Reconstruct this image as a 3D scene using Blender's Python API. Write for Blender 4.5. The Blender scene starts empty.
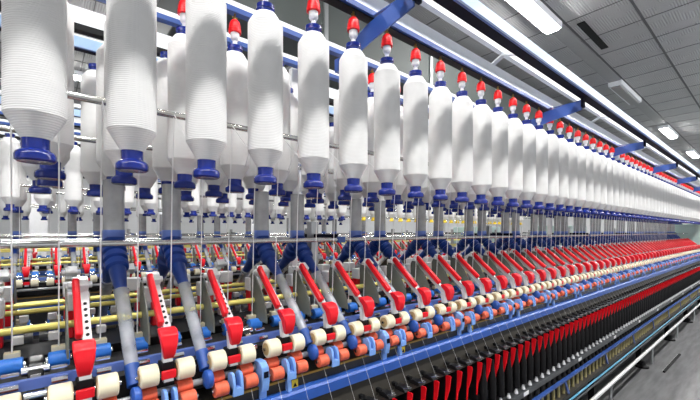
import bpy, math, random
from mathutils import Vector, Matrix
random.seed(7)
C = bpy.context.scene.collection
PI = math.pi
H = 1.30                       # camera height above the floor; heights below are given from eye level and lifted by H

# ------------------------------------------------------------------ mesh helper
class MB:
    def __init__(s): s.v = []; s.f = []
    def add(s, vs, fs):
        n = len(s.v); s.v += [tuple(v) for v in vs]; s.f += [tuple(i + n for i in f) for f in fs]; return s
    def box(s, x0, x1, y0, y1, z0, z1, rot=None, piv=None):
        vs = [Vector((x, y, z)) for z in (z0, z1) for y in (y0, y1) for x in (x0, x1)]
        if rot is not None:
            p = Vector(piv) if piv else Vector(((x0+x1)/2, (y0+y1)/2, (z0+z1)/2))
            vs = [rot @ (v - p) + p for v in vs]
        return s.add(vs, [(0,2,3,1),(4,5,7,6),(0,1,5,4),(2,6,7,3),(0,4,6,2),(1,3,7,5)])
    def prism(s, poly, x0, x1):            # polygon in (y,z), extruded along x
        n = len(poly)
        vs = [(x0, y, z) for y, z in poly] + [(x1, y, z) for y, z in poly]
        fs = [tuple(range(n)), tuple(range(2*n-1, n-1, -1))] + [(i, i+n, (i+1) % n + n, (i+1) % n) for i in range(n)]
        return s.add(vs, fs)
    def prismy(s, poly, y0, y1):           # polygon in (x,z), extruded along y
        n = len(poly)
        vs = [(x, y0, z) for x, z in poly] + [(x, y1, z) for x, z in poly]
        fs = [tuple(range(n-1, -1, -1)), tuple(range(n, 2*n))] + [(i, (i+1) % n, (i+1) % n + n, i+n) for i in range(n)]
        return s.add(vs, fs)
    def tube(s, pts, rad, n=10, caps=True):
        pts = [Vector(p) for p in pts]
        if not isinstance(rad, (list, tuple)): rad = [rad]*len(pts)
        rings = []; up = None
        for i, p in enumerate(pts):
            d = (pts[min(i+1, len(pts)-1)] - pts[max(i-1, 0)]).normalized()
            if up is None:
                up = Vector((0,0,1)) if abs(d.z) < .9 else Vector((1,0,0))
            a = d.cross(up).normalized(); b = a.cross(d).normalized(); up = b
            rings.append([p + rad[i]*(math.cos(2*PI*k/n)*a + math.sin(2*PI*k/n)*b) for k in range(n)])
        vs = [v for r in rings for v in r]; fs = []
        for i in range(len(pts)-1):
            for k in range(n):
                fs.append((i*n+k, i*n+(k+1) % n, (i+1)*n+(k+1) % n, (i+1)*n+k))
        if caps: fs += [tuple(range(n-1, -1, -1)), tuple(range((len(pts)-1)*n, len(pts)*n))]
        return s.add(vs, fs)
    def lathe(s, prof, n=24, c=(0,0)):     # profile (r,z) about the vertical axis at c
        vs = []; fs = []
        for r, z in prof:
            for k in range(n): vs.append((c[0]+r*math.cos(2*PI*k/n), c[1]+r*math.sin(2*PI*k/n), z))
        m = len(prof)
        for i in range(m-1):
            for k in range(n): fs.append((i*n+k, i*n+(k+1) % n, (i+1)*n+(k+1) % n, (i+1)*n+k))
        fs += [tuple(range(n-1, -1, -1)), tuple(range((m-1)*n, m*n))]
        return s.add(vs, fs)
    def lathex(s, prof, c, n=20):          # profile (x,r) about an axis along x through (y,z)=c
        vs = []; fs = []
        for x, r in prof:
            for k in range(n): vs.append((x, c[0]+r*math.cos(2*PI*k/n), c[1]+r*math.sin(2*PI*k/n)))
        m = len(prof)
        for i in range(m-1):
            for k in range(n): fs.append((i*n+k, i*n+(k+1) % n, (i+1)*n+(k+1) % n, (i+1)*n+k))
        fs += [tuple(range(n-1, -1, -1)), tuple(range((m-1)*n, m*n))]
        return s.add(vs, fs)
    def build(s, name, mat, parent=None, lift=False, bevel=0, smooth=True, sharp=38):
        me = bpy.data.meshes.new(name)
        vs = [(x, y, z+H) for x, y, z in s.v] if lift else s.v
        me.from_pydata(vs, [], s.f); me.materials.append(mat)
        import bmesh
        bm = bmesh.new(); bm.from_mesh(me); bmesh.ops.recalc_face_normals(bm, faces=bm.faces); bm.to_mesh(me); bm.free()
        if smooth:
            me.polygons.foreach_set('use_smooth', [True]*len(me.polygons)); me.set_sharp_from_angle(angle=math.radians(sharp))
        o = bpy.data.objects.new(name, me); C.objects.link(o)
        if parent: o.parent = parent
        if bevel:
            b = o.modifiers.new('b', 'BEVEL'); b.width = bevel; b.segments = 2; b.limit_method = 'ANGLE'
        return o

def tag(o, label=None, cat=None, group=None, kind=None):
    if label: o['label'] = label
    if cat: o['category'] = cat
    if group: o['group'] = group
    if kind: o['kind'] = kind
    return o
def empty(name, loc, label=None, cat=None, group=None, rz=0):
    o = bpy.data.objects.new(name, None); C.objects.link(o); o.empty_display_size = .02
    o.location = (loc[0], loc[1], loc[2]+H); o.rotation_euler = (0,0,rz)
    return tag(o, label, cat, group)
KIDS = {}
def kids(o):
    return [c for c in bpy.data.objects if c.parent == o]
def tree_of(o): return (o, [tree_of(c) for c in kids(o)])
def copy_tree(t, parent=None):
    c = t[0].copy(); C.objects.link(c); c.parent = parent
    for k in t[1]: copy_tree(k, c)
    return c
def placer(root):
    """first call moves the original, later calls copy it with its parts"""
    t = tree_of(root); st = {'n': 0}
    def put(loc, label, group=None, rz=0, cat=None):
        o = root if st['n'] == 0 else copy_tree(t)
        st['n'] += 1
        o.location = (loc[0], loc[1], loc[2]+H); o.rotation_euler = (0,0,rz); o['label'] = label
        if group: o['group'] = group
        if cat: o['category'] = cat
        return o
    return put

# ------------------------------------------------------------------ materials
def mat(name, col, rough=.5, metal=0, spec=.5, noise=None, bump=None, coat=0, trans=0, emit=None):
    m = bpy.data.materials.new(name); m.use_nodes = True
    nt = m.node_tree; b = nt.nodes['Principled BSDF']
    b.inputs['Base Color'].default_value = (*col, 1); b.inputs['Roughness'].default_value = rough
    b.inputs['Metallic'].default_value = metal; b.inputs['Specular IOR Level'].default_value = spec
    b.inputs['Coat Weight'].default_value = coat
    if emit:
        b.inputs['Emission Color'].default_value = (*emit[:3], 1); b.inputs['Emission Strength'].default_value = emit[3]
    tc = nt.nodes.new('ShaderNodeTexCoord')
    nz = nt.nodes.new('ShaderNodeTexNoise'); nz.inputs['Scale'].default_value = noise[0] if noise else 30
    nz.inputs['Detail'].default_value = 4
    nt.links.new(tc.outputs['Object'], nz.inputs['Vector'])
    mx = nt.nodes.new('ShaderNodeMix'); mx.data_type = 'RGBA'
    a = noise[1] if noise else .06
    mx.inputs['A'].default_value = (*[c*(1-a) for c in col], 1); mx.inputs['B'].default_value = (*[min(1, c*(1+a)) for c in col], 1)
    nt.links.new(nz.outputs['Fac'], mx.inputs['Factor']); nt.links.new(mx.outputs['Result'], b.inputs['Base Color'])
    if bump:
        bp = nt.nodes.new('ShaderNodeBump'); bp.inputs['Strength'].default_value = bump; bp.inputs['Distance'].default_value = .002
        nt.links.new(nz.outputs['Fac'], bp.inputs['Height']); nt.links.new(bp.outputs['Normal'], b.inputs['Normal'])
    return m
M = {}
M['blue'] = mat('blue_plastic', (.003,.016,.19), .24, spec=.4, coat=.15)
M['bellows'] = mat('blue_rubber', (.006,.036,.22), .4, spec=.35)
M['red'] = mat('red_plastic', (.76,.006,.016), .32, spec=.35, coat=.1)
M['redcap'] = mat('red_cap', (.76,.008,.012), .3, spec=.35, coat=.1)
M['redplate'] = mat('red_edge_plastic', (.95,.008,.018), .5, spec=.2)
M['white'] = mat('white_plastic', (.82,.82,.84), .3)
M['steel'] = mat('polished_steel', (.62,.62,.60), .22, metal=1)
M['grey_metal'] = mat('grey_metal', (.42,.43,.44), .35, metal=.7)
M['light_metal'] = mat('light_metal', (.80,.80,.80), .3, metal=.35)
M['chrome'] = mat('bright_chrome', (.85,.85,.86), .15, metal=1)
M['brass'] = mat('brass', (.45,.28,.08), .35, metal=1)
M['cream'] = mat('cream_rubber', (.86,.79,.58), .5, noise=(90,.06))
M['core'] = mat('tan_core', (.55,.38,.16), .5)
M['orange'] = mat('orange_rubber', (.74,.13,.06), .55, noise=(160,.2))
M['rubber_blue'] = mat('blue_roller', (.02,.17,.62), .4)
M['periwinkle'] = mat('periwinkle_paint', (.10,.17,.50), .32)
M['light_blue'] = mat('light_blue_plastic', (.20,.38,.80), .3)
M['arm_blue'] = mat('blue_bracket_paint', (.030,.085,.34), .35, coat=.3)
M['strip_blue'] = mat('blue_strip_paint', (.018,.085,.38), .38, noise=(20,.2))
M['rail_blue'] = mat('rail_blue_paint', (.028,.08,.30), .35)
M['white_paint'] = mat('white_paint', (.83,.86,.90), .35)
M['sky_paint'] = mat('pale_blue_paint', (.36,.52,.80), .3)
M['navy'] = mat('navy_channel', (.002,.003,.014), .7, spec=.15)
M['black'] = mat('black_plastic', (.004,.004,.005), .6, spec=.25)
M['gloss_black'] = mat('glossy_black', (.008,.008,.009), .28)
M['dark'] = mat('dark_machine_metal', (.010,.010,.011), .55, spec=.25, noise=(12,.35))
M['dark_board'] = mat('dark_board', (.038,.034,.028), .55, spec=.25, noise=(9,.2))
M['beam'] = mat('dark_beam', (.020,.018,.014), .35, noise=(14,.3))
M['gold'] = mat('yellow_rod', (.85,.74,.20), .3, metal=.3)
M['olive'] = mat('olive_plate', (.12,.13,.11), .45, noise=(20,.2))
M['beige'] = mat('beige_plastic', (.62,.56,.38), .5)
M['yellow'] = mat('yellow_plastic', (.85,.62,.03), .5)
M['rail_grey'] = mat('worn_rail_metal', (.07,.075,.08), .5, metal=.3, noise=(15,.3))
M['cyan'] = mat('cyan_pipe', (.06,.30,.48), .3)
M['tan'] = mat('tan_tube', (.36,.31,.14), .5)
M['concrete'] = mat('x', (.2,.2,.2))
M['headstock'] = mat('headstock_paint', (.42,.55,.52), .4)
M['duct'] = mat('duct_sheet_metal', (.055,.065,.062), .6, metal=.0, noise=(1.2,.2))
M['strand'] = mat('roving_strand', (.88,.88,.88), .8)
M['thread'] = mat('fine_thread', (.45,.45,.45), .8)
M['wall'] = mat('wall_paint', (.86,.87,.88), .7, noise=(1.5,.03))
M['pillar'] = mat('pillar_paint', (.80,.80,.82), .6)
M['lamp'] = mat('lamp_diffuser', (.9,.9,.9), .4, emit=(1,.99,.97,100))
M['lamp_off'] = mat('unlit_diffuser', (.30,.30,.30), .4)

def clear(name, col, a):
    m = bpy.data.materials.new(name); m.use_nodes = True; nt = m.node_tree
    b = nt.nodes['Principled BSDF']; b.inputs['Base Color'].default_value = (*col, 1); b.inputs['Roughness'].default_value = .18
    t = nt.nodes.new('ShaderNodeBsdfTransparent'); t.inputs[0].default_value = (.93,.95,.97,1)
    mx = nt.nodes.new('ShaderNodeMixShader')
    tc = nt.nodes.new('ShaderNodeTexCoord'); nz = nt.nodes.new('ShaderNodeTexNoise'); nz.inputs['Scale'].default_value = 18; nz.inputs['Detail'].default_value = 5
    mr = nt.nodes.new('ShaderNodeMapRange'); mr.inputs['To Min'].default_value = a-.15; mr.inputs['To Max'].default_value = a+.15
    mr.inputs['From Min'].default_value = .3; mr.inputs['From Max'].default_value = .7
    nt.links.new(tc.outputs['Object'], nz.inputs['Vector']); nt.links.new(nz.outputs['Fac'], mr.inputs['Value'])
    nt.links.new(mr.outputs['Result'], mx.inputs[0]); nt.links.new(t.outputs[0], mx.inputs[1]); nt.links.new(b.outputs[0], mx.inputs[2])
    nt.links.new(mx.outputs[0], nt.nodes['Material Output'].inputs['Surface'])
    return m
M['clear'] = clear('clear_tube_plastic', (.52,.55,.60), .5)
M['smoke'] = clear('frosted_duct_plastic', (.42,.42,.42), .8)

def yarn_mat():
    m = mat('wound_white_roving', (.80,.795,.785), .85, spec=.2)
    nt = m.node_tree; b = nt.nodes['Principled BSDF']
    tc = nt.nodes.new('ShaderNodeTexCoord'); w = nt.nodes.new('ShaderNodeTexWave'); w.bands_direction = 'Z'
    w.inputs['Scale'].default_value = 80; w.inputs['Distortion'].default_value = .5; w.inputs['Detail'].default_value = 1
    w.inputs['Detail Scale'].default_value = .3
    mp = nt.nodes.new('ShaderNodeMapping'); mp.inputs['Rotation'].default_value = (0, .06, 0)
    nt.links.new(tc.outputs['Object'], mp.inputs['Vector']); nt.links.new(mp.outputs['Vector'], w.inputs['Vector'])
    bp = nt.nodes.new('ShaderNodeBump'); bp.inputs['Strength'].default_value = .45; bp.inputs['Distance'].default_value = .0012
    nt.links.new(w.outputs['Fac'], bp.inputs['Height']); nt.links.new(bp.outputs['Normal'], b.inputs['Normal'])
    return m
M['yarn'] = yarn_mat()

def ceiling_mat():
    m = mat('ceiling_tile', (.47,.475,.48), .8, noise=(2.0,.10)); nt = m.node_tree; b = nt.nodes['Principled BSDF']
    base = b.inputs['Base Color'].links[0].from_socket
    tc = nt.nodes.new('ShaderNodeTexCoord')
    # embossed ribs: two rib directions swapped block by block inside each tile
    def wave(d, sc):
        w = nt.nodes.new('ShaderNodeTexWave'); w.bands_direction = d; w.inputs['Scale'].default_value = sc
        nt.links.new(tc.outputs['Object'], w.inputs['Vector']); return w.outputs['Fac']
    vo = nt.nodes.new('ShaderNodeTexVoronoi'); vo.distance = 'CHEBYCHEV'; vo.inputs['Scale'].default_value = 7.0
    nt.links.new(tc.outputs['Object'], vo.inputs['Vector'])
    gt = nt.nodes.new('ShaderNodeMath'); gt.operation = 'GREATER_THAN'; gt.inputs[1].default_value = .5
    sp = nt.nodes.new('ShaderNodeSeparateColor'); nt.links.new(vo.outputs['Color'], sp.inputs[0]); nt.links.new(sp.outputs[0], gt.inputs[0])
    mw = nt.nodes.new('ShaderNodeMix'); mw.data_type = 'FLOAT'
    nt.links.new(gt.outputs[0], mw.inputs['Factor']); nt.links.new(wave('X', 13), mw.inputs['A']); nt.links.new(wave('Y', 13), mw.inputs['B'])
    rp = nt.nodes.new('ShaderNodeMapRange'); rp.inputs['From Min'].default_value = .1; rp.inputs['From Max'].default_value = .9
    rp.inputs['To Min'].default_value = .74; rp.inputs['To Max'].default_value = 1.06
    nt.links.new(mw.outputs['Result'], rp.inputs['Value'])
    mm = nt.nodes.new('ShaderNodeMix'); mm.data_type = 'RGBA'; mm.blend_type = 'MULTIPLY'; mm.inputs['Factor'].default_value = 1
    cc = nt.nodes.new('ShaderNodeCombineColor')
    for i in range(3): nt.links.new(rp.outputs['Result'], cc.inputs[i])
    nt.links.new(base, mm.inputs['A']); nt.links.new(cc.outputs[0], mm.inputs['B'])
    nt.links.new(mm.outputs['Result'], b.inputs['Base Color'])
    bp = nt.nodes.new('ShaderNodeBump'); bp.inputs['Strength'].default_value = .5; bp.inputs['Distance'].default_value = .006
    nt.links.new(mw.outputs['Result'], bp.inputs['Height']); nt.links.new(bp.outputs['Normal'], b.inputs['Normal'])
    return m
M['ceiling'] = ceiling_mat()
M['trunk'] = mat('trunking_grey', (.33,.335,.34), .6)
M['grid'] = mat('ceiling_grid_strip', (.09,.09,.095), .6)
def floor_mat():
    m = mat('polished_concrete', (.17,.17,.175), .38, noise=(1.6,.22)); nt = m.node_tree; b = nt.nodes['Principled BSDF']
    base = b.inputs['Base Color'].links[0].from_socket
    tc = nt.nodes.new('ShaderNodeTexCoord'); mp = nt.nodes.new('ShaderNodeMapping'); mp.inputs['Scale'].default_value = (1.2, 9, 1)
    n = nt.nodes.new('ShaderNodeTexNoise'); n.inputs['Scale'].default_value = 2.5; n.inputs['Detail'].default_value = 8
    nt.links.new(tc.outputs['Object'], mp.inputs['Vector']); nt.links.new(mp.outputs['Vector'], n.inputs['Vector'])
    r = nt.nodes.new('ShaderNodeValToRGB'); r.color_ramp.elements[0].position = .35; r.color_ramp.elements[0].color = (.6,.6,.6,1)
    r.color_ramp.elements[1].position = .65; r.color_ramp.elements[1].color = (1.15,1.15,1.15,1)
    nt.links.new(n.outputs['Fac'], r.inputs[0])
    mm = nt.nodes.new('ShaderNodeMix'); mm.data_type = 'RGBA'; mm.blend_type = 'MULTIPLY'; mm.inputs['Factor'].default_value = 1
    nt.links.new(base, mm.inputs['A']); nt.links.new(r.outputs[0], mm.inputs['B']); nt.links.new(mm.outputs['Result'], b.inputs['Base Color'])
    return m
M['floor'] = floor_mat()

# ------------------------------------------------------------------ wording
TH = 'zeroth first second third fourth fifth sixth seventh eighth ninth tenth eleventh twelfth thirteenth fourteenth fifteenth sixteenth seventeenth eighteenth nineteenth twentieth'.split()
def ordn(n):
    if n <= 20: return TH[n]
    tens = {2:'twenty', 3:'thirty', 4:'forty', 5:'fifty', 6:'sixty'}[n//10]
    return tens + '-' + TH[n % 10] if n % 10 else {3:'thirtieth', 4:'fortieth', 5:'fiftieth', 6:'sixtieth'}[n//10]
K_ = 561.8; SN = .6436; CS = .7654
def px(X, Y, z):
    d = SN*X + CS*Y
    return 780 - K_*Y/d if d > 0 else -999, 232 - 361.6*z/d if d > 0 else 999
BX0, BP = .80, 1.35              # overhead blue brackets: first one and their pitch
class Where:
    """how far a repeat stands from the overhead blue bracket arms of the machine"""
    def __init__(s, x_first): s.n = 0; s.b = None; s.x0 = x_first
    def __call__(s, X):
        b = math.floor((X - BX0)/BP) + 1
        if b != s.b: s.b = b; s.n = 0
        s.n += 1
        if b <= 0: return f'{ordn(s.n)} from left photo edge'
        return f'{ordn(s.n)} right of {ordn(b)} blue overhead bracket'

# ------------------------------------------------------------------ the hall
def struct(mb, name, m, **k):
    o = mb.build(name, m, lift=True, smooth=False, **k); o['kind'] = 'structure'; return o
XE = 8.62                       # end of the near machine
CZ = 2.42
struct(MB().box(-4, 22, -4.5, 11.5, -H-.1, -H), 'floor', M['floor'])
ceil = struct(MB().box(-4, 22, -4.5, 11.5, CZ, CZ+.1), 'ceiling', M['ceiling'])
g = MB()
y = 1.0 - .6*9
while y < 11.4:
    g.box(-4, 22, y-.012, y+.012, CZ-.004, CZ+.01); y += .6
x = -3.8 + .6
while x < 21.9:
    g.box(x-.006, x+.006, -4.5, 11.5, CZ-.003, CZ+.01); x += .6
gr = g.build('ceiling_grid', M['grid'], None, lift=True, smooth=False); gr['kind'] = 'structure'
struct(MB().box(-4, 22, 11.5, 11.6, -H, CZ), 'wall_back', M['wall'])
struct(MB().box(22, 22.1, -4.5, 11.5, -H, CZ), 'wall_right', M['wall'])
struct(MB().box(-4.1, -4, -4.5, 11.5, -H, CZ), 'wall_left', M['wall'])

# ceiling lights in long channels
def lamp_thing(lit):
    t = empty('ceiling_light', (0,0,0), 'x', 'ceiling light')
    MB().box(-.64,.64,-.09,.09,-.03,.05).build('lamp_housing', M['white_paint'], t, bevel=.004)
    MB().box(-.60,.60,-.06,.06,-.052,-.028).build('lamp_diffuser', M['lamp'] if lit else M['lamp_off'], t, bevel=.006)
    return t
put_lit = placer(lamp_thing(True)); put_off = placer(lamp_thing(False))
rows = {1.70: 'above the right of the near machine', 5.15: 'over the aisle behind the second machine',
        6.85: 'farthest back, near the white wall', -.27: 'over the aisle in front'}
for Y, txt in rows.items():
    step = 3.7 if Y == 1.70 else (1.85 if Y < 0 else 3.7)
    X = .2 if Y != -.27 else -3.5
    xs = []
    while X < 20: xs.append(X); X += step
    for i, X in enumerate(xs):
        off = (Y == 1.70 and i == 2)
        if Y == 1.70:
            lab = ['batten over the first bobbins of the near machine', 'bright ceiling batten light at the top edge, largest of all lit ones', 'unlit ceiling batten between the big lit one and two distant ones',
                   'bright distant ceiling light, first after the unlit batten', 'bright distant ceiling light, second after the unlit batten, near right edge', 'most distant ceiling light in the dark channel'][i]
        else:
            lab = f'ceiling batten light, {ordn(i+1)} of the row {txt}'
        (put_off if off else put_lit)((X, Y, CZ-.05), lab, 'ceiling batten lights')
# channel carrying the lights of the visible row
ch = empty('lighting_trunking', (0,1.70,0), 'grey cable trunking along the ceiling carrying the row of batten lights', 'trunking')
MB().box(-4, 22, -.08, .08, CZ-.012, CZ-.002).build('trunking_cover', M['trunk'], ch)
vt = MB().box(4.72, 5.62, -.26, -.18, CZ-.012, CZ-.002).build('vent_slot', M['black'], ch)

# overhead ventilation duct above the creel
dt = empty('ventilation_duct', (1.0, 3.3, 1.7), 'large grey sheet metal ventilation duct above the machines behind the red caps', 'duct')
MB().box(-.2, 14, -.70, .70, 0, .45).build('duct_body', M['duct'], dt, bevel=.01)
for x in (0.9, 2.4, 3.9, 5.4, 6.9, 8.4, 9.9): MB().box(x-.02, x+.02, -.72, .72, -.02, .47).build('duct_flange', M['grey_metal'], dt)

# ------------------------------------------------------------------ roving bobbins and their holders
BT, BB = .563, .125     # top of package / bottom of flange above eye level
def bobbin_proto(fl='blue'):
    t = empty('roving_bobbin', (0,0,0), 'x', 'bobbin')
    z0 = BB
    p = [(.019,.166),(.021,.166),(.0445,.207),(.0448,.215),(.0446,.37),(.0447,.52),(.0445,.5335),(.0425,.538),(.028,.561),(.020,.563)]
    MB().lathe([(r, z-z0) for r, z in p], 36).build('wound_roving', M['yarn'], t, sharp=17)
    q = [(.010,.126),(.026,.125),(.0295,.128),(.0298,.137),(.028,.142),(.0205,.147),(.0200,.150),(.0205,.170),(.018,.172)]
    MB().lathe([(r, z-z0) for r, z in q], 24).build('bottom_flange', M[fl], t)
    q = [(.017,.560),(.0205,.561),(.0205,.572),(.0235,.574),(.0235,.585),(.019,.587),(.008,.587)]
    MB().lathe([(r, z-z0) for r, z in q], 24).build('top_collar', M['blue'], t)
    return t
def holder_proto():
    t = empty('bobbin_holder', (0,0,0), 'x', 'bobbin holder')
    z0 = .585
    MB().lathe([(.007,.586-z0),(.007,.604-z0),(.010,.606-z0),(.0135,.613-z0),(.0135,.630-z0)], 16).build('white_sleeve', M['white'], t)
    MB().lathe([(.0175,.628-z0),(.0195,.629-z0),(.0195,.640-z0),(.0185,.641-z0),(.0180,.652-z0),(.0150,.663-z0),(.010,.669-z0),(.004,.671-z0)], 20).build('red_cap', M['redcap'], t)
    MB().tube([(0,0,.670-z0),(0,0,.690-z0)], .0035, 8).tube([(-.008,0,.678-z0),(.008,0,.678-z0)], .003, 6).build('brass_stud', M['brass'], t)
    return t
put_bob = placer(bobbin_proto()); put_yel = placer(bobbin_proto('yellow')); put_hold = placer(holder_proto())

XB1 = [-.014+.15*k for k in range(-1, 58)]
XB2 = [.008+.15*k for k in range(-1, 57)]
Y1, Y2, YC = .859, 1.111, 1.205
Y3, Y4 = 2*YC-Y2, 2*YC-Y1
w1 = Where(0); w1b = Where(0)
for X in XB1:
    s = w1(X)
    put_bob((X, Y1, BB), f'large white bobbin in the front row, {s}', 'front row bobbins')
    put_hold((X, Y1, .585), f'red-capped holder above front row bobbin, {s}', 'front row bobbin holders')
w2 = Where(0)
for X in XB2:
    s = w2(X)
    put_bob((X, Y2, BB), f'white bobbin just behind front row, {s}', 'second row bobbins')
    if X < 3.2: put_hold((X, Y2, .585), f'red-capped holder above second row bobbin, {s}', 'second row bobbin holders')
w3 = Where(0)
for X in XB2[:26]:
    s = w3(X); put_bob((X, Y3, BB), f'white bobbin in third row of near machine, {s}', 'third row bobbins')
w3 = Where(0)
for X in XB1[:24]:
    s = w3(X); put_bob((X, Y4, BB), f'white bobbin in rear row of near machine, {s}', 'rear row bobbins')
def far_rows(off, name, n1, n2):
    for j, (Y, n) in enumerate(((Y1+off, n1), (Y2+off, n2))):
        for i in range(n):
            X = (-.014 if j == 0 else .008) + .15*(i-2)
            put_bob((X, Y, BB), f'small white bobbin seen through gaps on {name}, {["front","second"][j]} row, {ordn(i+1)} from left', f'bobbins of {name}')
OFFB, OFFC = 2.10, 4.20
far_rows(OFFB, 'the second machine', 20, 20)
for i in range(26):
    put_yel((-.014+.15*(18+i), Y1+OFFB, BB), f'distant white bobbin with yellow flange on the second machine, {ordn(i+1)} from left', 'yellow-flanged bobbins')
far_rows(OFFC, 'the third machine', 30, 0)

# ------------------------------------------------------------------ drafting arm (local origin = front roller axis)
AY, AZ = .89, -.3155
def L(Y, z): return (Y-AY, z-AZ)
def bar2(mb, p, q, t, x0, x1):       # bar of thickness t between two (Y,z) points
    a = Vector(L(*p)); b = Vector(L(*q)); d = (b-a).normalized(); n = Vector((-d.y, d.x))*t/2
    return mb.prism([tuple(a+n), tuple(b+n), tuple(b-n), tuple(a-n)], x0, x1)
def arm_proto():
    t = empty('drafting_arm', (0,0,0), 'x', 'drafting arm')
    ab = MB()
    bar2(ab, (1.038,-.134), (.880,-.262), .018, -.001, .0145)
    bar2(ab, (.898,-.25), (.884,-.335), .014, -.009, .011)
    body = ab.build('arm_body', M['light_metal'], t)
    hb = MB()
    for k in range(7):
        f = .25+.085*k
        a = Vector(L(1.038-.158*f, -.134-.128*f)); d = Vector((-.158,-.128)).normalized(); n = Vector((-d.y, d.x))
        if n.y < 0: n = -n
        c = a + n*.0088
        hb.tube([(.0075, c.x, c.y), (.0075, c.x+n.x*.002, c.y+n.y*.002)], .0034, 8)
    hb.build('adjusting_holes', M['black'], body)
    rb = MB(); bar2(rb, (1.030,-.110), (.910,-.212), .020, -.0145, -.001)
    rb.build('red_pressure_bar', M['red'], t, bevel=.004)
    lv = MB()
    pts = [(.900,-.217),(.886,-.213),(.870,-.216),(.858,-.226),(.852,-.243),(.855,-.268),(.861,-.278),(.872,-.277),(.876,-.260),(.880,-.241),(.892,-.230)]
    wd = [.017,.0185,.0195,.0190,.0165,.0125,.0105,.0105,.0125,.015,.016]
    n = len(pts); vs = []
    for sgn in (-1, 1):
        for (Y, z), w in zip(pts, wd): a = L(Y, z); vs.append((sgn*w-.002, a[0], a[1]))
    fs = [tuple(range(n)), tuple(range(2*n-1, n-1, -1))] + [(i, i+n, (i+1) % n+n, (i+1) % n) for i in range(n)]
    lv.add(vs, fs); lv.build('release_lever', M['red'], t, bevel=.003)
    pb = MB(); bar2(pb, (1.046,-.112), (1.020,-.130), .024, -.014, .016)
    a = L(1.038,-.122); pb.tube([(-.022, a[0], a[1]), (.024, a[0], a[1])], .008, 10)
    pb.build('pivot_block', M['light_metal'], t, bevel=.002)
    fk = MB(); a0 = L(1.065,-.185); a1 = L(1.105,-.145); fk.box(-.022, .022, a0[0], a1[0], a0[1], a1[1])
    f_ = fk.build('mounting_block', M['white'], t, bevel=.003)
    fr = MB()
    for sx in (-1, 1):
        b0 = L(1.075,-.250); b1 = L(1.100,-.183); fr.box(sx*.014-.006, sx*.014+.006, b0[0], b1[0], b0[1], b1[1])
    fr.build('red_fork', M['red'], t, bevel=.002)
    sp = MB(); sp.prism([L(*q) for q in [(1.050,-.140),(1.043,-.126),(1.025,-.128),(.975,-.180),(.950,-.225),(.945,-.262),(1.035,-.262),(1.05,-.22)]], -.026, -.0225)
    sp.build('side_shield', M['olive'], t)
    # rollers
    for sx in (-1, 1):
        c = sx*.0375
        cot = MB().lathex([(c-.0185,.006),(c-.0185,.020),(c-.0178,.0222),(c-.0160,.0238),(c+.0160,.0238),(c+.0178,.0222),(c+.0185,.020),(c+.0185,.006)], (0,0)).build('front_roller', M['cream'], t)
        MB().lathex([(c-.0195,.004),(c-.0195,.0165),(c+.0195,.0165),(c+.0195,.004)], (0,0), 16).build('roller_core', M['core'], cot)
        b = L(1.0,-.273)
        br = MB().lathex([(c-.018,.006),(c-.018,.0155),(c-.0165,.017),(c+.0165,.017),(c+.018,.0155),(c+.018,.006)], b).build('rear_roller', M['rubber_blue'], t)
        MB().lathex([(c-.022,.003),(c-.022,.007),(c+.022,.007),(c+.022,.003)], b, 10).build('roller_axle', M['steel'], br)
        b0 = L(1.012,-.258); g_ = MB().box(c-.013, c+.013, b0[0], b0[0]+.018, b0[1]-.004, b0[1]+.010); g_.build('strand_guide', M['beige'], t, bevel=.002)
    for sx in (-1, 1):
        for (Y, z, r) in ((.945,-.300,.0055), (.965,-.280,.004), (1.045,-.262,.0055)):
            a = L(Y, z); MB().tube([(sx*.0375-.013, a[0], a[1]), (sx*.0375+.013, a[0], a[1])], r, 8).build('chrome_pin', M['chrome'], t)
        a = L(1.075,-.235); MB().box(sx*.045-.010, sx*.045+.010, a[0]-.008, a[0]+.012, a[1]-.012, a[1]+.006).build('guide_block', M['white'], t, bevel=.002)
    MB().tube([(-.062,0,0),(.062,0,0)], .0045, 10).build('roller_shaft', M['steel'], t)
    m = L(.893,-.300); MB().box(-.014,.014, m[0]-.012, m[0]+.02, m[1]-.022, m[1]+.008).build('cradle', M['black'], t, bevel=.002)
    MB().box(-.015,.015, -.0205, -.012, -.010, .009).build('red_cradle_clip', M['red'], t, bevel=.002)
    return t
arm0 = arm_proto()
put_arm = placer(arm0)

# lower clip with orange rollers
def clip_proto():
    t = empty('roller_clip', (0,0,0), 'x', 'roller clip')
    poly = [L(.872,-.345),L(.858,-.346),L(.850,-.358),L(.847,-.380),L(.852,-.398),L(.872,-.402),L(.884,-.390),L(.884,-.352)]
    cb = MB().prism(poly, -.0135, -.006).prism(poly, .006, .0135)
    a = L(.850,-.399); cb.box(-.0135,.0135, a[0]-.003, a[0]+.02, a[1], a[1]+.020)
    cb.build('clip_body', M['light_blue'], t, bevel=.0015)
    for sx in (-1, 1):
        c = sx*.0375; p = L(.865,-.3775); q = L(.896,-.359)
        o = MB().lathex([(c-.0165,.005),(c-.0165,.0150),(c-.0150,.0168),(c+.0150,.0168),(c+.0165,.0150),(c+.0165,.005)], p, 16).build('lower_roller', M['orange'], t)
        MB().lathex([(c-.022,.003),(c-.022,.005),(c+.022,.005),(c+.022,.003)], p, 10).build('roller_axle', M['steel'], o)
        MB().lathex([(c-.0165,.005),(c-.0165,.0160),(c+.0165,.0160),(c+.0165,.005)], q, 16).build('upper_roller', M['orange'], t)
    return t
put_clip = placer(clip_proto())
XA = [.059+.15*k for k in range(-2, 57)]
w = Where(0)
for X in XA:
    s = w(X)
    put_arm((X, AY, AZ), f'red-levered drafting arm with cream rollers, {s}', 'drafting arms of the near machine')
    put_clip((X, AY, AZ), f'light blue clip with orange rollers, {s}', 'orange roller clips')
w = Where(0)
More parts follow.
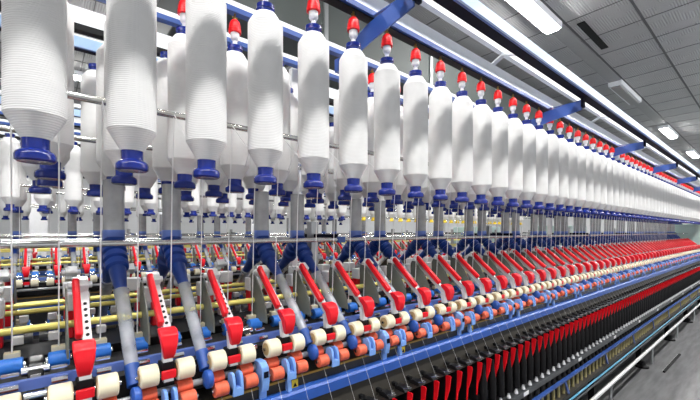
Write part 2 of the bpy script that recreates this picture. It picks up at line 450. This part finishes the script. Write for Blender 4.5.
for X in XA[:27]:
    put_arm((X, 2*YC-AY, AZ), f'rear-side drafting arm with white block and red fork, {w(X)}', 'rear drafting arms', rz=PI)
for off, nm, n in ((OFFB, 'second machine', 30), (OFFC, 'third machine', 30)):
    for i in range(n):
        X = .059+.15*(i-3)
        put_arm((X, AY+off, AZ), f'small red-levered drafting arm on the {nm}, {ordn(i+1)} from left', f'drafting arms of the {nm}')

# ------------------------------------------------------------------ suction pipes (pairs, every .45 m)
def pipe_proto(full=True):
    t = empty('suction_pipe', (0,0,0), 'x', 'suction pipe')
    MB().tube([(0,0,.145),(0,0,-.004)], [.026,.026], 20).build('duct_tube', M['smoke'], t)
    MB().lathe([(.0265,-.022),(.0275,-.020),(.0275,.004),(.0265,.006)], 20).build('blue_collar', M['periwinkle'], t)
    for sg, nm in ((-1, 'near'), (1, 'far')):
        pth = []; rad = []
        P0, P1, P2 = Vector((0,-.022)), Vector((sg*.035,-.085)), Vector((sg*.150,-.160))
        N = 36
        for i in range(N+1):
            u = i/N*.92; q = P0*(1-u)**2 + P1*2*u*(1-u) + P2*u*u
            pth.append((0, q.x, q.y)); base = .0250-.010*max(0, (i-20)/16)
            rad.append(base + ((.0035 if i % 6 in (1,2,3,4) else -.0030) if i < 25 else -.002))
        MB().tube(pth, rad, 20).build('bellows', M['bellows'], t)
        e = Vector(pth[-1]); 
        MB().tube([e, e+Vector((0,sg*.010,-.012)), (0,sg*.280,-.298)], [.0175,.0165,.0140], 14).build('clear_hose', M['clear'], t)
        MB().tube([(0,sg*.279,-.296),(0,sg*.310,-.332)], [.0155,.014], 14).build('blue_nozzle', M['strip_blue'], t)
        MB().lathex([(-.010,.008),(-.009,.017),(-.005,.022),(.005,.022),(.009,.017),(.010,.008)], (sg*.328,-.350), 18).build('suction_inlet', M['strip_blue'], t)
    return t
put_pipe = placer(pipe_proto())
n = 0
for k in range(-1, 19):
    for j in (0, 1):
        X = .146+.45*k+.15*j
        if X < -.2 or X > 8.5: continue
        n += 1
        put_pipe((X, YC, 0), f'frosted suction pipe with ribbed blue bellows, {ordn(n)} from the left on near machine', 'suction pipes')
n = 0
for k in range(-1, 7):
    for j in (0, 1):
        X = .146+.45*k+.15*j; n += 1
        put_pipe((X, YC+OFFB, 0), f'distant suction pipe with blue bellows on second machine, {ordn(n)} from left', 'suction pipes of the second machine')

# ------------------------------------------------------------------ roving strands
def strand_proto(Yb, name):
    mb = MB().tube([(0, Yb-1.0+(.0 if Yb < 1 else -.045), .20), (0,-.012,.302), (0,-.018,.292), (0,.0,.10), (0,.016,-.255)], .0014, 6)
    return mb.build(name, M['strand'])
for (Yb, dx, nm) in ((Y1, .0375, 'front row'), (Y2, -.0375, 'second row')):
    s0 = strand_proto(Yb, 'roving_strand'); tag(s0, 'x', 'roving strand'); pp = placer(s0); w = Where(0)
    for X in XA[:46]:
        pp((X+dx, 1.0, 0), f'white roving strand fed from {nm} bobbin, {w(X)}', f'roving strands from the {nm}')
s0 = strand_proto(Y2, 'roving_strand'); tag(s0, 'x', 'roving strand'); pp = placer(s0)
for i in range(26):
    X = .0215+.15*(i-2); pp((X, 1.0+OFFB, 0), f'white roving strand on the second machine, {ordn(i+1)} from left', 'roving strands of the second machine')

# ------------------------------------------------------------------ the spinning frame itself
def machine(off, lab, near):
    X0, X1 = -.55, XE
    f = empty('spinning_frame', (0, YC+off, -H), lab, 'spinning machine')
    fo = Vector((0, YC+off, 0))
    def P(mb, name, m, label=None, par=None, bevel=0):
        pr = par or f
        # geometry is written in world terms of the near machine; the empty stands at YC
        mb.v = [(x, y-YC, z+H) for x, y, z in mb.v] if par is None else [(x, y-YC, z+H) for x, y, z in mb.v]
        o = mb.build(name, m, pr, bevel=bevel)
        if label: o['label'] = label
        return o
    for sg in (-1, 1):
        def S(Y): return Y if sg < 0 else 2*YC-Y
        def B(mb, x0, x1, ya, yb, z0, z1):
            a, b = sorted((S(ya), S(yb))); return mb.box(x0, x1, a, b, z0, z1)
        r = P(B(MB(), X0, X1, .842, .876, .709, .765), 'creel_rail', M['white_paint'])
        P(B(MB(), X0, X1, .836, .846, .692, .7085), 'blue_rail_edge', M['rail_blue'], par=r)
        P(B(MB(), X0, X1, .846, .878, .688, .7085), 'black_hook_channel', M['black'], par=r)
        r = P(B(MB(), X0, X1, 1.098, 1.124, .690, .706), 'inner_creel_rail', M['rail_blue'])
        P(B(MB(), X0, X1, 1.098, 1.124, .706, .722), 'white_rail_top', M['white_paint'], par=r)
        P(MB().tube([(X0, S(.985), .295), (X1, S(.985), .295)], .0085, 12), 'guide_rod', M['steel'])
        P(MB().tube([(X0, S(1.045), -.028), (X1, S(1.045), -.028)], .0075, 12), 'lower_guide_rod', M['steel'])
        P(MB().tube([(X0, S(1.03), -.207), (X1, S(1.03), -.207)], .008, 10), 'arm_support_rod', M['gold'])
        P(MB().tube([(X0, S(1.155), -.190), (X1, S(1.155), -.190)], .006, 10), 'rear_support_rod', M['gold'])
        P(B(MB(), X0, X1, .952, .965, -.312, -.292), 'clearer_strip', M['periwinkle'])
        P(B(MB(), X0, X1, .955, 1.16, -.40, -.325), 'roller_bed', M['dark'])
        P(MB().tube([(X0, S(.896), -.359), (X1, S(.896), -.359)], .008, 12), 'bottom_roller', M['grey_metal'])
        P(B(MB(), X0, X1, .875, .96, -.452, -.405), 'roller_beam', M['beam'])
        P(B(MB(), X0, X1, .872, .878, -.409, -.403), 'brass_beam_edge', M['brass'])
        if near or sg < 0:
            P(MB().prism([(S(.846),-.440),(S(.852),-.434),(S(.875),-.434),(S(.875),-.472),(S(.846),-.468)], X0, X1), 'blue_front_strip', M['strip_blue'])
            P(MB().prism([(S(.862),-.470),(S(.868),-.470),(S(.868),-.535),(S(.850),-.535)], X0, X1), 'back_board', M['dark_board'])
        P(B(MB(), X0, X1, .93, 1.16, -1.22, -.455), 'machine_base', M['dark'])
        # creel posts and brackets
    k = 0
    xs = []
    xx = .815
    while xx < X1: xs.append(xx); xx += BP
    for i, xx in enumerate(xs):
        P(MB().box(xx-.014, xx+.014, 1.335, 1.363, -.4, .70), 'creel_post', M['light_metal'])
        P(MB().box(xx-.016, xx+.016, YC-.02, YC+.012, -.4, .04), 'short_post', M['grey_metal'])
        for sg in (-1, 1):
            def S(Y): return Y if sg < 0 else 2*YC-Y
            a, b = sorted((S(1.045), S(1.19)))
            P(MB().box(xx-.006, xx+.006, a, b, -.022, -.008), 'rod_bracket', M['navy'])
            P(MB().box(xx+.000, xx+.034, S(1.045)-.010, S(1.045)+.010, -.039, -.017), 'rod_clamp', M['rail_blue'], bevel=.002)
            bx = xx-.015
            ar = P(MB().prism([(S(1.02),.575),(S(1.02),.612),(S(.86),.674),(S(.668),.694),(S(.668),.640),(S(.84),.612)], bx-.003, bx+.002)
                   .box(bx-.003, bx+.020, *sorted((S(.835), S(.668))), .6865, .6905), 'overhead_bracket', M['arm_blue'])
            P(MB().box(bx-.010, bx+.010, *sorted((S(1.005), S(1.025))), .570, .615), 'bracket_foot', M['rail_blue'], par=ar)
            P(MB().box(bx-.006, bx+.024, *sorted((S(.660), S(.672))), .655, .700), 'bracket_hook', M['navy'], par=ar)
            pass
    if near:
        # roller stands, warning labels, brackets below the rollers
        xx = .434-.45*2; j = 0
        while xx < X1:
            if xx > -.3:
                st = P(MB().prism([(.872,-.338),(.855,-.350),(.850,-.385),(.856,-.412),(.900,-.412),(.905,-.34)], xx-.010, xx+.010), 'roller_stand', M['light_blue'], bevel=.002)
                P(MB().box(xx-.006, xx+.006, .849, .852, -.375, -.360), 'stand_window', M['navy'], par=st)
                P(MB().box(xx-.009, xx+.009, .866, .876, -.440, -.412), 'stand_foot', M['light_blue'], par=st)
                P(MB().prism([(.872,-.400),(.864,-.404),(.858,-.438),(.864,-.440),(.876,-.43)], xx+.069, xx+.081), 'side_bracket', M['light_blue'])
                lb = P(MB().box(xx+.088, xx+.108, .8712, .8722, -.438, -.412), 'warning_sticker', M['yellow'], 'yellow warning sticker with black triangle')
                P(MB().prismy([(xx+.092,-.431),(xx+.104,-.431),(xx+.098,-.419)], .8702, .8711), 'warning_triangle', M['black'], par=lb)
                # black knobs on the support rod
                for s_ in (-1, 1):
                    P(MB().lathex([(xx+s_*.012-.007,.006),(xx+s_*.012-.007,.011),(xx+s_*.012+.007,.011),(xx+s_*.012+.007,.006)], (1.012,-.222), 14), 'black_knob', M['gloss_black'])
                bb = P(MB().prism([(.955,-.335),(.960,-.300),(.985,-.268),(1.02,-.262),(1.03,-.335)], xx-.013, xx+.013), 'bearing_block', M['gloss_black'], bevel=.003)
                P(MB().tube([(xx-.022,.985,-.283),(xx+.022,.985,-.283)], .010, 12).box(xx-.008, xx+.008, .958, .972, -.312, -.285).tube([(xx-.017,.945,-.322),(xx+.017,.945,-.322)], .008, 12), 'chrome_bearing', M['chrome'], par=bb)
            xx += .45
        # lappet rail, ring rail and the doffing zone
        P(MB().box(X0, X1, .840, .870, -.560, -.535), 'lappet_rail', M['dark_board'])
        P(MB().box(X0, X1, .812, .85, -.815, -.790), 'ring_rail', M['rail_grey'])
        xx = 1.8
        while xx < X1: P(MB().box(xx, xx+.05, .8095, .8118, -.810, -.792), 'rail_label', M['white']); xx += .75
        P(MB().box(X0, X1, .80, .818, -.868, -.856), 'blue_carriage_rail', M['rail_blue'])
        P(MB().box(X0, X1, .885, .93, -1.0, -.82), 'carriage_panel', M['black'])
        xx = 1.55
        while xx < X1: P(MB().prismy([(xx,-.872),(xx+.02,-.872),(xx+.075,-.955),(xx+.055,-.955)], .800, .806), 'blue_brace', M['rail_blue']); xx += .75
        P(MB().box(X0, X1, .80, .835, -.975, -.955), 'lower_carriage_rail', M['dark_board'])
        P(MB().tube([(X0,.797,-.992),(X1,.797,-.992)], .006, 10), 'cyan_air_pipe', M['cyan'])
        P(MB().tube([(X0,.80,-1.022),(X1,.80,-1.022)], .006, 10), 'steel_air_pipe', M['rail_grey'])
        xx = 1.69-1.35
        while xx < X1:
            ft = P(MB().box(xx-.02, xx+.02, .86, .90, -1.28, -1.0), 'machine_foot', M['black'])
            P(MB().lathe([(.055,-1.30),(.055,-1.285),(.03,-1.275),(.02,-1.24)], 16, (xx, .855)), 'foot_pad', M['black'], par=ft)
            xx += 1.35
    else:
        P(MB().box(X0, X1, .84, .93, -.95, -.47), 'front_panel', M['dark'])
        P(MB().box(X0, X1, .80, .83, -.815, -.77), 'ring_rail', M['grey_metal'])
    # end cabinet
    P(MB().box(XE, XE+1.0, YC-.42, YC+.42, -1.30, .14), 'headstock_cabinet', M['headstock'], 'pale green cabinet closing the end of the machine', bevel=.02)
    return f
machine(0, 'long ring spinning frame in the foreground, running to the right, with white creel rail', True)
machine(OFFB, 'second spinning frame, seen between bobbins and under the steel rod behind the near one', False)
machine(OFFC, 'third spinning frame, farthest back, glimpsed through gaps on the left', False)

# far machines: red separators are hidden; overhead cleaner tracks
for off, lab, cut in ((0, 'blue, navy and white overhead cleaner track running above the aisle in front', (-.6, 14)),
                 (2*YC-2*.665, 'overhead cleaner track behind the near machine, seen in gaps at left', (-.6, 12)),
                 (OFFB, 'overhead cleaner track in front of the second machine', (-.6, 12))):
    t = empty('cleaner_track', (0, .665+off, .70), lab, 'overhead track')
    Xa, Xb = cut
    MB().box(Xa, Xb, .125, .147, .096, .118).build('white_tie_rail', M['white_paint'], t)
    for k in range(int((Xb-1.2)/1.35)):
        MB().prism([(.185,.066),(.130,.094),(-.03,.040),(-.03,.033),(.130,.087),(.185,.058)], 1.55+1.35*k, 1.575+1.35*k).build('tie_strap', M['white_paint'], t)
    MB().box(Xa, Xb, -.040, .014, .004, .012).build('navy_channel', M['navy'], t)
    MB().box(Xa, Xb, -.040, -.032, -.003, .004).build('blue_lip', M['strip_blue'], t)
    MB().box(Xa, Xb, -.048, -.040, -.003, .036).build('pale_blue_face', M['sky_paint'], t)

# ------------------------------------------------------------------ separators, thread guides, spindles, yarns, pegs
def sep_proto():
    t = empty('balloon_separator', (0,0,0), 'x', 'separator')     # origin at Y .809, z -.555
    MB().prism([(.020,0),(.12,-.01),(.12,-.17),(.020,-.172),(.026,-.12),(.022,-.05)], -.0012, .0012).build('black_plate', M['black'], t)
    MB().prism([(-.001,0),(.004,.004),(.022,.002),(.022,-.035),(.024,-.060),(.026,-.090),(.027,-.140),(.023,-.140),(.018,-.090),(.006,-.052)], -.002, .002).build('red_edge', M['redplate'], t)
    return t
def lappet_proto():
    t = empty('thread_guide', (0,0,0), 'x', 'thread guide')       # origin at Y .84, z -.53
    MB().prism([(.0,.006),(-.020,.010),(-.042,.006),(-.050,-.004),(-.040,-.008),(0,-.006)], -.014, .014).build('guide_plate', M['gloss_black'], t, bevel=.002)
    MB().tube([(-.010,-.040,.006),(-.006,-.055,.010),(.006,-.058,.010),(.010,-.048,.010),(.002,-.042,.010)], .0016, 6).build('wire_eye', M['steel'], t)
    MB().box(-.018,-.006,-.008,.010,.004,.016).build('hinge_clip', M['black'], t)
    return t
def spindle_proto():
    t = empty('spindle', (0,0,0), 'x', 'spindle')                 # origin at Y .835, z -.785
    MB().lathe([(.013,.028),(.0155,.034),(.0155,.135),(.010,.165),(.007,.20),(.006,.215)], 12).build('black_tube', M['black'], t)
    MB().lathe([(.009,0),(.0095,.004),(.008,.010),(.005,.020),(.005,.036)], 14).build('white_base', M['white'], t)
    return t
def peg_proto():
    t = empty('bobbin_peg', (0,0,0), 'x', 'bobbin peg')           # origin at Y .825,z -.955
    MB().lathe([(.009,0),(.009,.055),(.007,.075)], 10).build('tan_tube', M['tan'], t)
    MB().lathe([(.007,.075),(.007,.095),(.011,.098),(.011,.118),(.006,.125)], 10).build('black_tip', M['black'], t)
    return t
def yarn_proto():
    mb = MB().tube([(0,.862,-.388),(0,.795,-.518)], .0005, 5); o = mb.build('yarn_thread', M['thread']); return tag(o, 'x', 'yarn thread')
ps, pl, psp, pp_, py = placer(sep_proto()), placer(lappet_proto()), placer(spindle_proto()), placer(peg_proto()), placer(yarn_proto())
XS = [.0215+.075*k for k in range(1, 114)]
ws = {k: Where(0) for k in 'abcde'}
for X in XS:
    x_, y_ = px(X, .86, -.40)
    if y_ < 410 and X > .3: py((X, 0, 0), f'fine white thread crossing the blue strip, {ws["a"](X)}', 'yarn threads')
    if px(X, .80, -.52)[1] < 412 and X > .6: pl((X, .845, -.527), f'glossy black thread guide below blue strip, {ws["b"](X)}', 'thread guides')
    if px(X+.0375, .81, -.56)[1] < 412 and X > .6: ps((X+.0375, .809, -.555), f'red-edged black separator plate, {ws["c"](X)}', 'balloon separators')
    if px(X, .81, -.76)[1] < 412 and X > .6: psp((X, .824, -.783), f'black spindle with white base, {ws["d"](X)}', 'spindles')
    if px(X, .81, -.83)[1] < 412 and X > .6: pp_((X, .826, -.955), f'tan peg with black tip under the ring rail, {ws["e"](X)}', 'bobbin pegs')

# ------------------------------------------------------------------ floor rail and the bar lying in the aisle
fr = empty('floor_rail', (0,.80,-H), 'low polished steel rail on short posts along the foot of the near machine', 'rail')
MB().tube([(.3,0,.185),(10,0,.185)], .013, 14).build('rail_tube', M['light_metal'], fr)
xx = 1.87-1.35
while xx < 10:
    MB().tube([(xx,.012,0),(xx,.012,.178)], .011, 10).build('rail_post', M['grey_metal'], fr); xx += 1.35
t = empty('metal_bar', (4.75,.69,-H), 'thin black and silver metal bar lying alone on the grey floor', 'metal bar', rz=-.012)
MB().box(-.38,.38,-.012,.006,0,.014).build('black_bar', M['black'], t)
MB().box(-.37,.37,.006,.010,0,.010).build('silver_edge', M['light_metal'], t)
# pillars of the hall, seen as pale uprights in the gaps
for i, (X, Y) in enumerate(((-.1,8.3),(1.9,8.3),(3.9,8.3))):
    o = MB().box(-.12,.12,-.12,.12,0,H+CZ).build('pillar', M['pillar'], smooth=False); o.location = (X, Y, 0); o['kind'] = 'structure'

# ------------------------------------------------------------------ light, camera, view
wd = bpy.data.worlds.new('world'); bpy.context.scene.world = wd; wd.use_nodes = True
bg = wd.node_tree.nodes['Background']; bg.inputs[0].default_value = (.95,.97,1,1); bg.inputs[1].default_value = .85
cam = bpy.data.cameras.new('camera'); co = bpy.data.objects.new('camera', cam); C.objects.link(co)
co.location = (0,0,H); psi = math.atan2(SN, CS); co.rotation_euler = (PI/2, 0, -psi)
cam.sensor_width = 36; cam.lens = 361.6/700*36; cam.shift_y = 32/700; cam.clip_start = .02
bpy.context.scene.camera = co
sc = bpy.context.scene
sc.view_settings.view_transform = 'Standard'; sc.view_settings.look = 'None'; sc.view_settings.gamma = 1; sc.view_settings.exposure = 0.08
try: sc.view_settings.use_curve_mapping = False
except Exception: pass
sc.cycles.use_denoising = True
sc.cycles.max_bounces = 8; sc.cycles.transparent_max_bounces = 12
for o in [x for x in bpy.data.materials if x.name == 'x']: bpy.data.materials.remove(o)
